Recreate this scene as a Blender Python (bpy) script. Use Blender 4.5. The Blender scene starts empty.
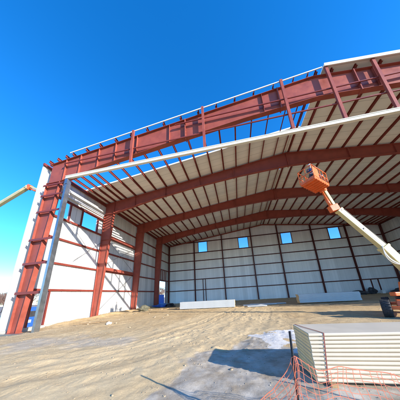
import bpy, bmesh, math, random
import numpy as np
from mathutils import Vector, Matrix

random.seed(11)
rng = np.random.default_rng(7)
sc = bpy.context.scene
COL = sc.collection

# ------------------------------------------------------------------ camera
CAM = Vector((18.327, -10.604, 1.842))
yaw, pitch, roll = 0.1638, 0.2782, -0.0575
fwd = Vector((-math.sin(yaw) * math.cos(pitch), math.cos(yaw) * math.cos(pitch), math.sin(pitch)))
rgt = Vector((math.cos(yaw), math.sin(yaw), 0))
upv = rgt.cross(fwd)
r2 = rgt * math.cos(roll) + upv * math.sin(roll)
u2 = -rgt * math.sin(roll) + upv * math.cos(roll)
cd = bpy.data.cameras.new('camera')
cd.sensor_width = 36.0
cd.lens = 159.88 / 400 * 36
cd.shift_x = -0.0226
cd.shift_y = 0.1220
cd.clip_start = 0.05
cd.clip_end = 6000
cam = bpy.data.objects.new('camera', cd)
COL.objects.link(cam)
M3 = Matrix((r2, u2, -fwd)).transposed()
cam.matrix_world = Matrix.Translation(CAM) @ M3.to_4x4()
sc.camera = cam

# ------------------------------------------------------------------ light
SUN_TO = Vector((1.0, -0.465, 0.378)).normalized()       # towards the sun
elev = math.asin(SUN_TO.z)
azim = math.atan2(SUN_TO.x, SUN_TO.y)                     # clockwise from +Y
world = bpy.data.worlds.new('World')
sc.world = world
world.use_nodes = True
wn = world.node_tree
bg = wn.nodes['Background']
sky = wn.nodes.new('ShaderNodeTexSky')
sky.sky_type = 'NISHITA'
sky.sun_disc = False
sky.sun_elevation = elev
sky.sun_rotation = azim
sky.altitude = 1500
sky.air_density = 1.0
sky.dust_density = 0.15
sky.ozone_density = 4.0
hs = wn.nodes.new('ShaderNodeHueSaturation')
hs.inputs['Saturation'].default_value = 1.26
hs.inputs['Hue'].default_value = 0.504
hs.inputs['Value'].default_value = 0.9
wn.links.new(sky.outputs[0], hs.inputs['Color'])
wn.links.new(hs.outputs[0], bg.inputs['Color'])
bg.inputs['Strength'].default_value = 0.15
ld = bpy.data.lights.new('sun', 'SUN')
ld.energy = 2.65
ld.angle = math.radians(0.53)
ld.color = (1.0, 0.93, 0.82)
sun = bpy.data.objects.new('sun', ld)
COL.objects.link(sun)
sun.location = (60, -40, 40)
sun.rotation_euler = SUN_TO.to_track_quat('Z', 'Y').to_euler()
sc.view_settings.view_transform = 'Standard'
sc.view_settings.look = 'None'
sc.view_settings.exposure = 1.85
sc.view_settings.gamma = 1.0
sc.view_settings.use_curve_mapping = False
sc.cycles.max_bounces = 8
sc.cycles.diffuse_bounces = 5

# ------------------------------------------------------------------ helpers
def wloc(o):
    v = Vector((0, 0, 0))
    while o is not None:
        v += o.location
        o = o.parent
    return v

class MB:
    """collects shapes in world coordinates, links them as one mesh object"""
    def __init__(self):
        self.bm = bmesh.new()
    def quad(self, pts, mi=0):
        f = self.bm.faces.new([self.bm.verts.new(p) for p in pts])
        f.material_index = mi
        return f
    def hexa(self, p, mi=0):
        v = [self.bm.verts.new(q) for q in p]       # 0-3 bottom ring, 4-7 top ring
        for idx in ((3, 2, 1, 0), (4, 5, 6, 7), (0, 1, 5, 4), (1, 2, 6, 5), (2, 3, 7, 6), (3, 0, 4, 7)):
            self.bm.faces.new([v[i] for i in idx]).material_index = mi
        return v
    def box(self, x0, x1, y0, y1, z0, z1, mi=0):
        return self.hexa([(x0, y0, z0), (x1, y0, z0), (x1, y1, z0), (x0, y1, z0), (x0, y0, z1), (x1, y0, z1), (x1, y1, z1), (x0, y1, z1)], mi)
    def bar(self, a, b, w, h=None, mi=0, up=(0, 0, 1), w2=None, h2=None):
        """rectangular bar from a to b; w across, h along up"""
        a, b = Vector(a), Vector(b)
        h = w if h is None else h
        w2 = w if w2 is None else w2
        h2 = h if h2 is None else h2
        d = (b - a).normalized()
        u = Vector(up)
        if abs(d.dot(u)) > 0.98:
            u = Vector((1, 0, 0))
        s = d.cross(u).normalized()
        t = s.cross(d).normalized()
        ring = lambda c, ww, hh: [c - s * ww / 2 - t * hh / 2, c + s * ww / 2 - t * hh / 2, c + s * ww / 2 + t * hh / 2, c - s * ww / 2 + t * hh / 2]
        return self.hexa(ring(a, w, h) + ring(b, w2, h2), mi)
    def tube(self, pts, r, n=8, mi=0, cap=True):
        pts = [Vector(p) for p in pts]
        rs = r if isinstance(r, (list, tuple)) else [r] * len(pts)
        rings = []
        prev = None
        for i, p in enumerate(pts):
            d = (pts[min(i + 1, len(pts) - 1)] - pts[max(i - 1, 0)]).normalized()
            if prev is None:
                ref = Vector((0, 0, 1)) if abs(d.z) < 0.9 else Vector((1, 0, 0))
                s = d.cross(ref).normalized()
            else:
                s = (prev - d * prev.dot(d)).normalized()
            prev = s
            t = d.cross(s)
            rings.append([self.bm.verts.new(p + (s * math.cos(2 * math.pi * k / n) + t * math.sin(2 * math.pi * k / n)) * rs[i]) for k in range(n)])
        for A, B in zip(rings, rings[1:]):
            for k in range(n):
                f = self.bm.faces.new((A[k], A[(k + 1) % n], B[(k + 1) % n], B[k]))
                f.material_index = mi
                f.smooth = n > 5
        if cap:
            self.bm.faces.new(rings[0][::-1]).material_index = mi
            self.bm.faces.new(rings[-1]).material_index = mi
    def lathe(self, c, axis, prof, n=24, mi=0):
        """prof: (offset along axis, radius)"""
        ax = Vector(axis).normalized()
        ref = Vector((0, 0, 1)) if abs(ax.z) < 0.9 else Vector((1, 0, 0))
        s = ax.cross(ref).normalized()
        t = ax.cross(s)
        c = Vector(c)
        rings = [[self.bm.verts.new(c + ax * o + (s * math.cos(2 * math.pi * k / n) + t * math.sin(2 * math.pi * k / n)) * r) for k in range(n)] for o, r in prof]
        for A, B in zip(rings, rings[1:]):
            for k in range(n):
                f = self.bm.faces.new((A[k], A[(k + 1) % n], B[(k + 1) % n], B[k]))
                f.material_index = mi
                f.smooth = True
        self.bm.faces.new(rings[0][::-1]).material_index = mi
        self.bm.faces.new(rings[-1]).material_index = mi
    def prism(self, poly, axis, a, b, mi=0):
        """poly of 2D points extruded along axis ('x','y','z') from a to b"""
        def P(q, t):
            return {'y': (q[0], t, q[1]), 'x': (t, q[0], q[1]), 'z': (q[0], q[1], t)}[axis]
        A = [self.bm.verts.new(P(q, a)) for q in poly]
        B = [self.bm.verts.new(P(q, b)) for q in poly]
        n = len(poly)
        self.bm.faces.new(A).material_index = mi
        self.bm.faces.new(B[::-1]).material_index = mi
        for k in range(n):
            self.bm.faces.new((A[k], B[k], B[(k + 1) % n], A[(k + 1) % n])).material_index = mi
    def build(self, name, mats, parent=None, loc=None, bevel=0.0, recalc=True):
        if recalc:
            bmesh.ops.recalc_face_normals(self.bm, faces=self.bm.faces[:])
        me = bpy.data.meshes.new(name)
        off = wloc(parent) if parent is not None else (Vector(loc) if loc is not None else Vector((0, 0, 0)))
        for v in self.bm.verts:
            v.co -= off
        self.bm.to_mesh(me)
        self.bm.free()
        for m in (mats if isinstance(mats, (list, tuple)) else [mats]):
            me.materials.append(m)
        o = bpy.data.objects.new(name, me)
        COL.objects.link(o)
        if parent is not None:
            o.parent = parent
        elif loc is not None:
            o.location = off
        if bevel:
            b = o.modifiers.new('bevel', 'BEVEL')
            b.width = bevel
            b.segments = 2
            b.limit_method = 'ANGLE'
        return o

def tag(o, label=None, cat=None, group=None, kind=None):
    if label: o['label'] = label
    if cat: o['category'] = cat
    if group: o['group'] = group
    if kind: o['kind'] = kind
    return o

def empty(name, loc, label, cat, group=None):
    o = bpy.data.objects.new(name, None)
    o.empty_display_size = 0.2
    COL.objects.link(o)
    o.location = loc
    return tag(o, label, cat, group)

def copy_tree(o, parent=None):
    c = o.copy()
    COL.objects.link(c)
    if parent is not None:
        c.parent = parent
    for ch in [x for x in o.children]:
        copy_tree(ch, c)
    return c

# ------------------------------------------------------------------ materials
def nodes_of(name):
    m = bpy.data.materials.new(name)
    m.use_nodes = True
    nt = m.node_tree
    return m, nt, nt.nodes, nt.links, nt.nodes['Principled BSDF']

def ramp(N, c0, c1, p0=0.3, p1=0.7):
    r = N.new('ShaderNodeValToRGB')
    r.color_ramp.elements[0].position = p0
    r.color_ramp.elements[1].position = p1
    r.color_ramp.elements[0].color = (*c0, 1)
    r.color_ramp.elements[1].color = (*c1, 1)
    return r

def noise(N, L, scale, detail=5, rough=0.6, vec=None):
    n = N.new('ShaderNodeTexNoise')
    n.inputs['Scale'].default_value = scale
    n.inputs['Detail'].default_value = detail
    n.inputs['Roughness'].default_value = rough
    if vec is not None:
        L.new(vec, n.inputs['Vector'])
    return n

def mixc(N, L, a, b, fac, mode='MIX'):
    x = N.new('ShaderNodeMix')
    x.data_type = 'RGBA'
    x.blend_type = mode
    for s, v in ((x.inputs['A'], a), (x.inputs['B'], b), (x.inputs['Factor'], fac)):
        if hasattr(v, 'is_output'): L.new(v, s)
        elif isinstance(v, (int, float)): s.default_value = v
        else: s.default_value = (*v, 1)
    return x.outputs['Result']

def math_(N, L, op, a, b=0.0, clamp=False):
    x = N.new('ShaderNodeMath')
    x.operation = op
    x.use_clamp = clamp
    for s, v in ((x.inputs[0], a), (x.inputs[1], b)):
        if hasattr(v, 'is_output'): L.new(v, s)
        else: s.default_value = v
    return x.outputs[0]

def painted(name, col, rough=0.5, var=0.18, scale=3.0, metal=0.0, bump=0.0, dirt=None, dirt_amt=0.5, spec=0.5):
    m, nt, N, L, P = nodes_of(name)
    tc = N.new('ShaderNodeTexCoord')
    n1 = noise(N, L, scale, 6, 0.65, tc.outputs['Object'])
    r = ramp(N, tuple(c * (1 - var) for c in col), tuple(min(1, c * (1 + var)) for c in col), 0.3, 0.72)
    L.new(n1.outputs['Fac'], r.inputs['Fac'])
    out = r.outputs['Color']
    if dirt:
        n2 = noise(N, L, scale * 4.3, 8, 0.7, tc.outputs['Object'])
        rr = ramp(N, (0, 0, 0), (dirt_amt,) * 3, 0.5, 0.72)
        L.new(n2.outputs['Fac'], rr.inputs['Fac'])
        out = mixc(N, L, out, dirt, rr.outputs['Color'])
    L.new(out, P.inputs['Base Color'])
    rr2 = ramp(N, (rough * 0.8,) * 3, (min(1, rough * 1.2),) * 3)
    L.new(n1.outputs['Fac'], rr2.inputs['Fac'])
    L.new(rr2.outputs['Color'], P.inputs['Roughness'])
    P.inputs['Metallic'].default_value = metal
    P.inputs['Specular IOR Level'].default_value = spec
    if bump:
        b = N.new('ShaderNodeBump')
        b.inputs['Strength'].default_value = bump
        b.inputs['Distance'].default_value = 0.02
        n3 = noise(N, L, scale * 8, 6, 0.7, tc.outputs['Object'])
        L.new(n3.outputs['Fac'], b.inputs['Height'])
        L.new(b.outputs['Normal'], P.inputs['Normal'])
    return m

def sheeting(name, col, axis, pitch_, line=0.02, dark=0.6, rough=0.45, var=0.06):
    """coated steel panels with a joint every pitch_ metres along one axis"""
    m, nt, N, L, P = nodes_of(name)
    tc = N.new('ShaderNodeTexCoord')
    sp = N.new('ShaderNodeSeparateXYZ')
    L.new(tc.outputs['Object'], sp.inputs[0])
    q = math_(N, L, 'DIVIDE', sp.outputs[axis], pitch_)
    fr = math_(N, L, 'FRACT', q)
    d = math_(N, L, 'ABSOLUTE', math_(N, L, 'SUBTRACT', fr, 0.5))
    ln = math_(N, L, 'LESS_THAN', d, line / pitch_ / 2)
    fl = math_(N, L, 'FLOOR', q)
    wn_ = N.new('ShaderNodeTexWhiteNoise')
    wn_.noise_dimensions = '1D'
    L.new(fl, wn_.inputs['W'])
    n1 = noise(N, L, 0.7, 6, 0.65, tc.outputs['Object'])
    mixv = math_(N, L, 'MULTIPLY_ADD', wn_.outputs['Value'], 0.5)
    nt.nodes[-1].inputs[2].default_value = 0.0
    s = math_(N, L, 'ADD', math_(N, L, 'MULTIPLY', wn_.outputs['Value'], 0.5), math_(N, L, 'MULTIPLY', n1.outputs['Fac'], 0.5))
    r = ramp(N, tuple(c * (1 - var * 1.6) for c in col), tuple(min(1, c * (1 + var)) for c in col), 0.2, 0.8)
    L.new(s, r.inputs['Fac'])
    out = mixc(N, L, r.outputs['Color'], tuple(c * dark for c in col), ln)
    L.new(out, P.inputs['Base Color'])
    P.inputs['Roughness'].default_value = rough
    b = N.new('ShaderNodeBump')
    b.inputs['Strength'].default_value = 0.25
    b.inputs['Distance'].default_value = 0.02
    n2 = noise(N, L, 1.6, 3, 0.5, tc.outputs['Object'])
    hgt = math_(N, L, 'SUBTRACT', math_(N, L, 'MULTIPLY', n2.outputs['Fac'], 0.6), ln)
    L.new(hgt, b.inputs['Height'])
    L.new(b.outputs['Normal'], P.inputs['Normal'])
    return m

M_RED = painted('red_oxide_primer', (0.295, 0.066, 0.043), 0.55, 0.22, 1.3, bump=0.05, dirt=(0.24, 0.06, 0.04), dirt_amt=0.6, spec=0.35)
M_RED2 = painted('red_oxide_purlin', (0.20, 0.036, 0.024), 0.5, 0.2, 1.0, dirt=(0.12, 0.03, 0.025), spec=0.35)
M_RED3 = painted('shaded_red_steel', (0.10, 0.022, 0.018), 0.5, 0.2, 1.0, dirt=(0.06, 0.02, 0.018), spec=0.3)  # same red steel, with the shade deep in the hall put into the colour
M_GALV = painted('galvanised_steel', (0.36, 0.37, 0.38), 0.34, 0.15, 2.5, metal=0.9, bump=0.02, dirt=(0.32, 0.33, 0.34))
M_CREAM = painted('cream_paint', (0.74, 0.70, 0.58), 0.45, 0.06, 2.0, dirt=(0.5, 0.46, 0.38), dirt_amt=0.25)
M_WHITE = painted('white_trim_paint', (0.78, 0.78, 0.76), 0.4, 0.05, 2.0)
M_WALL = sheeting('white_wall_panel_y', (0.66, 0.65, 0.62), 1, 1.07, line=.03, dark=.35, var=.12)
M_WALLX = sheeting('white_wall_panel_x', (0.86, 0.86, 0.84), 0, 1.07, var=.08)
M_ROOF = sheeting('roof_panel', (0.86, 0.82, 0.73), 1, 1.0, line=0.03, dark=0.55)
M_CONC = painted('concrete', (0.42, 0.40, 0.36), 0.9, 0.2, 2.5, bump=0.3, dirt=(0.36, 0.28, 0.19), dirt_amt=0.7)
M_ROD = painted('steel_rod', (0.22, 0.22, 0.23), 0.45, 0.15, 3, metal=0.5)
M_ORANGE = painted('orange_lift_paint', (0.72, 0.13, 0.025), 0.4, 0.15, 3, dirt=(0.35, 0.12, 0.06), dirt_amt=0.5)
M_LCREAM = painted('cream_boom_paint', (0.60, 0.49, 0.22), 0.4, 0.1, 2, dirt=(0.45, 0.38, 0.22), dirt_amt=0.4)
M_TYRE = painted('tyre_rubber', (0.025, 0.025, 0.028), 0.85, 0.3, 6, bump=0.3, dirt=(0.16, 0.12, 0.08), dirt_amt=0.4)
M_DARK = painted('dark_steel', (0.04, 0.04, 0.045), 0.5, 0.2, 4)
M_GREY = painted('grey_plastic', (0.25, 0.27, 0.3), 0.5, 0.1, 4)
M_PSKIN = painted('panel_skin', (0.63, 0.54, 0.40), 0.4, 0.05, 1.6, dirt=(0.6, 0.54, 0.42), dirt_amt=0.3)
M_FOAM = painted('panel_foam', (0.80, 0.53, 0.24), 0.9, 0.15, 9, bump=0.3)
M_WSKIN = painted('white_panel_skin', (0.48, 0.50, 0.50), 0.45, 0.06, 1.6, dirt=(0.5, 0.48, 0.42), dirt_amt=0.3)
M_TIMBER = painted('rough_timber', (0.36, 0.23, 0.11), 0.85, 0.3, 5, bump=0.3)
M_NET = painted('orange_net', (0.62, 0.17, 0.09), 0.6, 0.15, 5)
M_STRAP = painted('strap_webbing', (0.22, 0.06, 0.05), 0.7, 0.2, 8)
M_BLUE = painted('blue_paint', (0.02, 0.10, 0.42), 0.45, 0.15, 2, dirt=(0.02, 0.05, 0.15), dirt_amt=0.5)
M_TARP = painted('blue_tarp', (0.03, 0.14, 0.50), 0.4, 0.2, 3, bump=0.2)
M_ROCK = painted('rock', (0.36, 0.28, 0.18), 0.95, 0.35, 6, bump=0.6)
M_BARK = painted('bark', (0.14, 0.085, 0.06), 0.95, 0.3, 5)
M_TWIG = painted('twigs', (0.20, 0.12, 0.09), 0.95, 0.3, 3)
M_BAG = painted('white_bag', (0.78, 0.77, 0.74), 0.6, 0.08, 8, bump=0.4)

def glass_mat():
    m, nt, N, L, P = nodes_of('window_glass')
    P.inputs['Base Color'].default_value = (0.9, 0.95, 1, 1)
    P.inputs['Roughness'].default_value = 0.03
    tr = N.new('ShaderNodeBsdfTransparent')
    tr.inputs[0].default_value = (0.93, 0.96, 1, 1)
    mx = N.new('ShaderNodeMixShader')
    mx.inputs[0].default_value = 0.08
    L.new(tr.outputs[0], mx.inputs[1])
    L.new(P.outputs[0], mx.inputs[2])
    L.new(mx.outputs[0], N['Material Output'].inputs['Surface'])
    return m
M_GLASS = glass_mat()

# ------------------------------------------------------------------ ground
def vnoise(x, y, seed=0):
    xi = np.floor(x).astype(np.int64); yi = np.floor(y).astype(np.int64)
    xf = x - xi; yf = y - yi
    def h(a, b):
        n = (a * 374761393 + b * 668265263 + seed * 974634777) & 0xFFFFFFFF
        n = ((n ^ (n >> 13)) * 1274126177) & 0xFFFFFFFF
        return ((n ^ (n >> 16)) & 0xFFFF) / 65535.0
    sx = xf * xf * (3 - 2 * xf); sy = yf * yf * (3 - 2 * yf)
    return (h(xi, yi) * (1 - sx) + h(xi + 1, yi) * sx) * (1 - sy) + (h(xi, yi + 1) * (1 - sx) + h(xi + 1, yi + 1) * sx) * sy

def fbm(x, y, s, seed=0, o=4):
    t = 0.0; a = 0.5; tot = 0
    for k in range(o):
        t = t + a * vnoise(x * s, y * s, seed + k); tot += a
        s *= 2.03; a *= 0.5
    return t / tot

def smooth(t):
    t = np.clip(t, 0, 1)
    return t * t * (3 - 2 * t)

TRACK = np.array([(21.5, 24), (19.5, 14), (17.9, 6), (16.7, 1), (15.6, -2.4), (14.0, -4.7), (11.5, -6.3), (8.0, -7.5), (3.0, -8.6), (-6, -9.5)], float)
def catmull(P, n=14):
    out = []
    for i in range(len(P) - 1):
        p0, p1, p2, p3 = P[max(i - 1, 0)], P[i], P[i + 1], P[min(i + 2, len(P) - 1)]
        for t in np.linspace(0, 1, n, endpoint=False):
            out.append(0.5 * (2 * p1 + (p2 - p0) * t + (2 * p0 - 5 * p1 + 4 * p2 - p3) * t * t + (3 * p1 - p0 - 3 * p2 + p3) * t ** 3))
    return np.array(out + [P[-1]])
TRK = catmull(TRACK)
TLEN = np.concatenate([[0], np.cumsum(np.linalg.norm(np.diff(TRK, axis=0), axis=1))])

def track_coords(x, y):
    best = np.full(x.shape, 1e9); sd = np.zeros(x.shape); sl = np.zeros(x.shape)
    for i in range(len(TRK) - 1):
        a = TRK[i]; d = TRK[i + 1] - a; l2 = d @ d
        t = np.clip(((x - a[0]) * d[0] + (y - a[1]) * d[1]) / l2, 0, 1)
        ex = x - a[0] - t * d[0]; ey = y - a[1] - t * d[1]
        D = ex * ex + ey * ey
        m = D < best
        best[m] = D[m]
        l = math.sqrt(l2)
        sd[m] = ((d[0] * ey - d[1] * ex) / l)[m]
        sl[m] = (TLEN[i] + t * l)[m]
    return sd, np.sqrt(best), sl

def poly_sd(x, y, poly):
    """signed distance, negative inside"""
    P = np.array(poly, float); n = len(P)
    d = np.full(x.shape, 1e9); ins = np.zeros(x.shape, bool)
    for i in range(n):
        a = P[i]; b = P[(i + 1) % n]; e = b - a
        t = np.clip(((x - a[0]) * e[0] + (y - a[1]) * e[1]) / (e @ e), 0, 1)
        d = np.minimum(d, np.hypot(x - a[0] - t * e[0], y - a[1] - t * e[1]))
        c = (a[1] > y) != (b[1] > y)
        with np.errstate(divide='ignore', invalid='ignore'):
            ins ^= c & (x < (b[0] - a[0]) * (y - a[1]) / (b[1] - a[1]) + a[0])
    return np.where(ins, -d, d)

ICE = [(15.7, -8.5), (16.0, -7.1), (16.2, -6.0), (16.4, -5.2), (16.7, -4.4), (17.7, -3.9), (18.0, -3.3), (18.8, -2.6), (19.6, -3.2), (20.4, -4.6), (24, -5.2), (27, -6.0), (27, -9), (20, -10)]
SNOW = [(18.3, -4.0), (18.5, -3.0), (18.9, -2.1), (19.4, -1.4), (20.6, -0.9), (21.6, -1.0), (22.5, -2.0), (21.5, -4.2), (20.0, -4.6), (19.0, -4.5)]
MUD = [(6.0, -4.2), (8.5, -4.6), (11.5, -4.3), (13.6, -3.9), (13.4, -3.0), (11, -2.2), (8.6, -1.7), (6.0, -2.4)]

def ground_h(x, y, fine=True):
    x = np.asarray(x, float); y = np.asarray(y, float)
    z = -0.33 * smooth((5.5 - x) / 6.5) * smooth((20 - y) / 16) + 0.12 * smooth((y - 18) / 10) * smooth((x + 2) / 2)
    z = z - 0.45 * smooth((-2 - x) / 10)
    far = smooth((np.hypot(x - 18, y) - 60) / 200)
    z = z + far * (fbm(x, y, 0.006, 40, 3) - 0.5) * 6 - far * 1.0
    if not fine:
        return z
    near = 1 - smooth((np.hypot(x - 15, y + 2) - 45) / 30)
    z = z + near * (fbm(x, y, 0.33, 1, 4) - 0.5) * 0.10
    z = z + near * (fbm(x, y, 2.3, 9, 4) - 0.5) * 0.06
    z = z + near * np.maximum(0, fbm(x, y, 5.5, 13, 3) - 0.56) * 0.11 * smooth((fbm(x, y, 0.45, 15, 3) - 0.42) / 0.2)
    inside = smooth((y - 3) / 4) * smooth((x - 5) / 3)
    z = z + (1 - inside * 0.6) * near * (np.abs(fbm(x, y, 1.1, 21, 3) - 0.5)) * 0.06
    # spoil heaped along the foot of the long wall
    berm = np.exp(-((x - 0.9) / 0.75) ** 2) * smooth((y - 1.5) / 2) * smooth((30 - y) / 3)
    z = z + berm * (0.14 + 0.40 * fbm(x, y, 0.9, 33, 4) ** 1.5)
    spill = np.exp(-((x - 3.2) / 1.8) ** 2) * smooth((y + 1.5) / 3) * smooth((17 - y) / 5)
    z = z + spill * np.maximum(0, fbm(x, y, 1.6, 51, 4) - 0.45) * 0.55
    sd, ad, sl = track_coords(x, y)
    wob = (fbm(x, y, 0.25, 61, 3) - 0.5) * 1.3
    dd = sd + wob
    for c, w, dep in ((-3.0, .28, .012), (-1.15, .30, .026), (-0.35, .22, .012), (0.75, .30, .022), (1.7, .26, .010), (2.9, .3, .016), (4.2, .28, .008)):
        q = (dd - c) / w
        rut = np.exp(-q ** 4)
        rim = np.exp(-((np.abs(q) - 1.35) / 0.3) ** 2)
        lug = np.sin(2 * np.pi * (sl + np.abs(dd - c) * 0.7) / 0.17 + c) * rut
        fade = near * (0.45 + 0.55 * smooth((fbm(x, y, 0.3, 71 + int(c * 3), 2) - 0.3) / 0.3))
        z = z + fade * 0.75 * (-dep * rut + 0.55 * dep * rim + (0.013 if abs(c) < 1.3 else 0.007) * lug)
    ice = smooth(-(poly_sd(x, y, ICE) + (fbm(x, y, 0.8, 81, 4) - 0.5) * 1.6) / 0.5)
    z = z * (1 - 0.25 * ice * near)
    sn = smooth(-(poly_sd(x, y, SNOW) + (fbm(x, y, 1.2, 82, 4) - 0.5) * 1.5) / 0.3)
    z = z + sn * 0.022 * (0.4 + fbm(x, y, 1.7, 83, 3))
    return z

def gz(x, y):
    return float(ground_h(np.array([x]), np.array([y]))[0])

def graded(a, b, step, lo, hi, grow, cap_lo=None, cap_until=None):
    mid = list(np.arange(a, b + 1e-6, step))
    up = []; v = mid[-1]; s = step
    while v < hi:
        s *= grow if (cap_until is None or v > cap_until or s < cap_lo) else 1.0
        v += s; up.append(v)
    dn = []; v = mid[0]; s = step
    while v > lo:
        s *= grow
        v -= s; dn.append(v)
    return np.array(dn[::-1] + mid + up)

gx = graded(9.0, 21.5, 0.05, -1600, 1600, 1.035)
gy = graded(-8.6, -1.2, 0.05, -900, 2200, 1.03, 0.25, 32)
GX, GY = np.meshgrid(gx, gy)
GZ = ground_h(GX, GY)
nx, ny = len(gx), len(gy)
verts = np.stack([GX, GY, GZ], -1).reshape(-1, 3)
ii = np.arange((nx) * (ny)).reshape(ny, nx)
quads = np.stack([ii[:-1, :-1], ii[:-1, 1:], ii[1:, 1:], ii[1:, :-1]], -1).reshape(-1, 4)
gme = bpy.data.meshes.new('ground')
gme.vertices.add(len(verts)); gme.vertices.foreach_set('co', verts.ravel())
gme.loops.add(quads.size); gme.loops.foreach_set('vertex_index', quads.ravel())
gme.polygons.add(len(quads))
gme.polygons.foreach_set('loop_start', np.arange(len(quads)) * 4)
gme.polygons.foreach_set('loop_total', np.full(len(quads), 4))
gme.polygons.foreach_set('use_smooth', np.ones(len(quads), bool))
gme.update()
fx, fy = GX.ravel(), GY.ravel()
a_ice = smooth(-(poly_sd(fx, fy, ICE) + (fbm(fx, fy, 0.8, 81, 5) - 0.5) * 2.0) / 0.7 + 0.2)
a_snow = smooth(-(poly_sd(fx, fy, SNOW) + (fbm(fx, fy, 1.5, 82, 5) - 0.5) * 3.4 + 0.3) / 0.5)
a_str = fbm(0 * fx, 0 * fy, 1, 1, 1)
a_mud = smooth(-(poly_sd(fx, fy, MUD) + (fbm(fx, fy, 0.7, 85, 5) - 0.5) * 2.4) / 0.9 + 0.1)
sd_, ad_, sl_ = track_coords(fx, fy)
a_str = fbm(sd_ * 1.7 + 0.4 * fbm(fx, fy, 0.6, 91, 2), sl_ * 0.10, 1.0, 92, 4)
a_trk = smooth((4.6 - np.abs(sd_ - 0.4)) / 1.8)
a_fld = np.clip(smooth((-3.5 - fx) / 5) + smooth((fx - 60) / 10) + smooth((fy - 36) / 6) + smooth((-14 - fy) / 8), 0, 1)
for nm, arr in (('ice', a_ice), ('snow', a_snow), ('mud', a_mud), ('track', a_trk), ('streak', a_str), ('field', a_fld)):
    at = gme.attributes.new(nm, 'FLOAT', 'POINT')
    at.data.foreach_set('value', arr.astype(np.float32))

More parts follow.
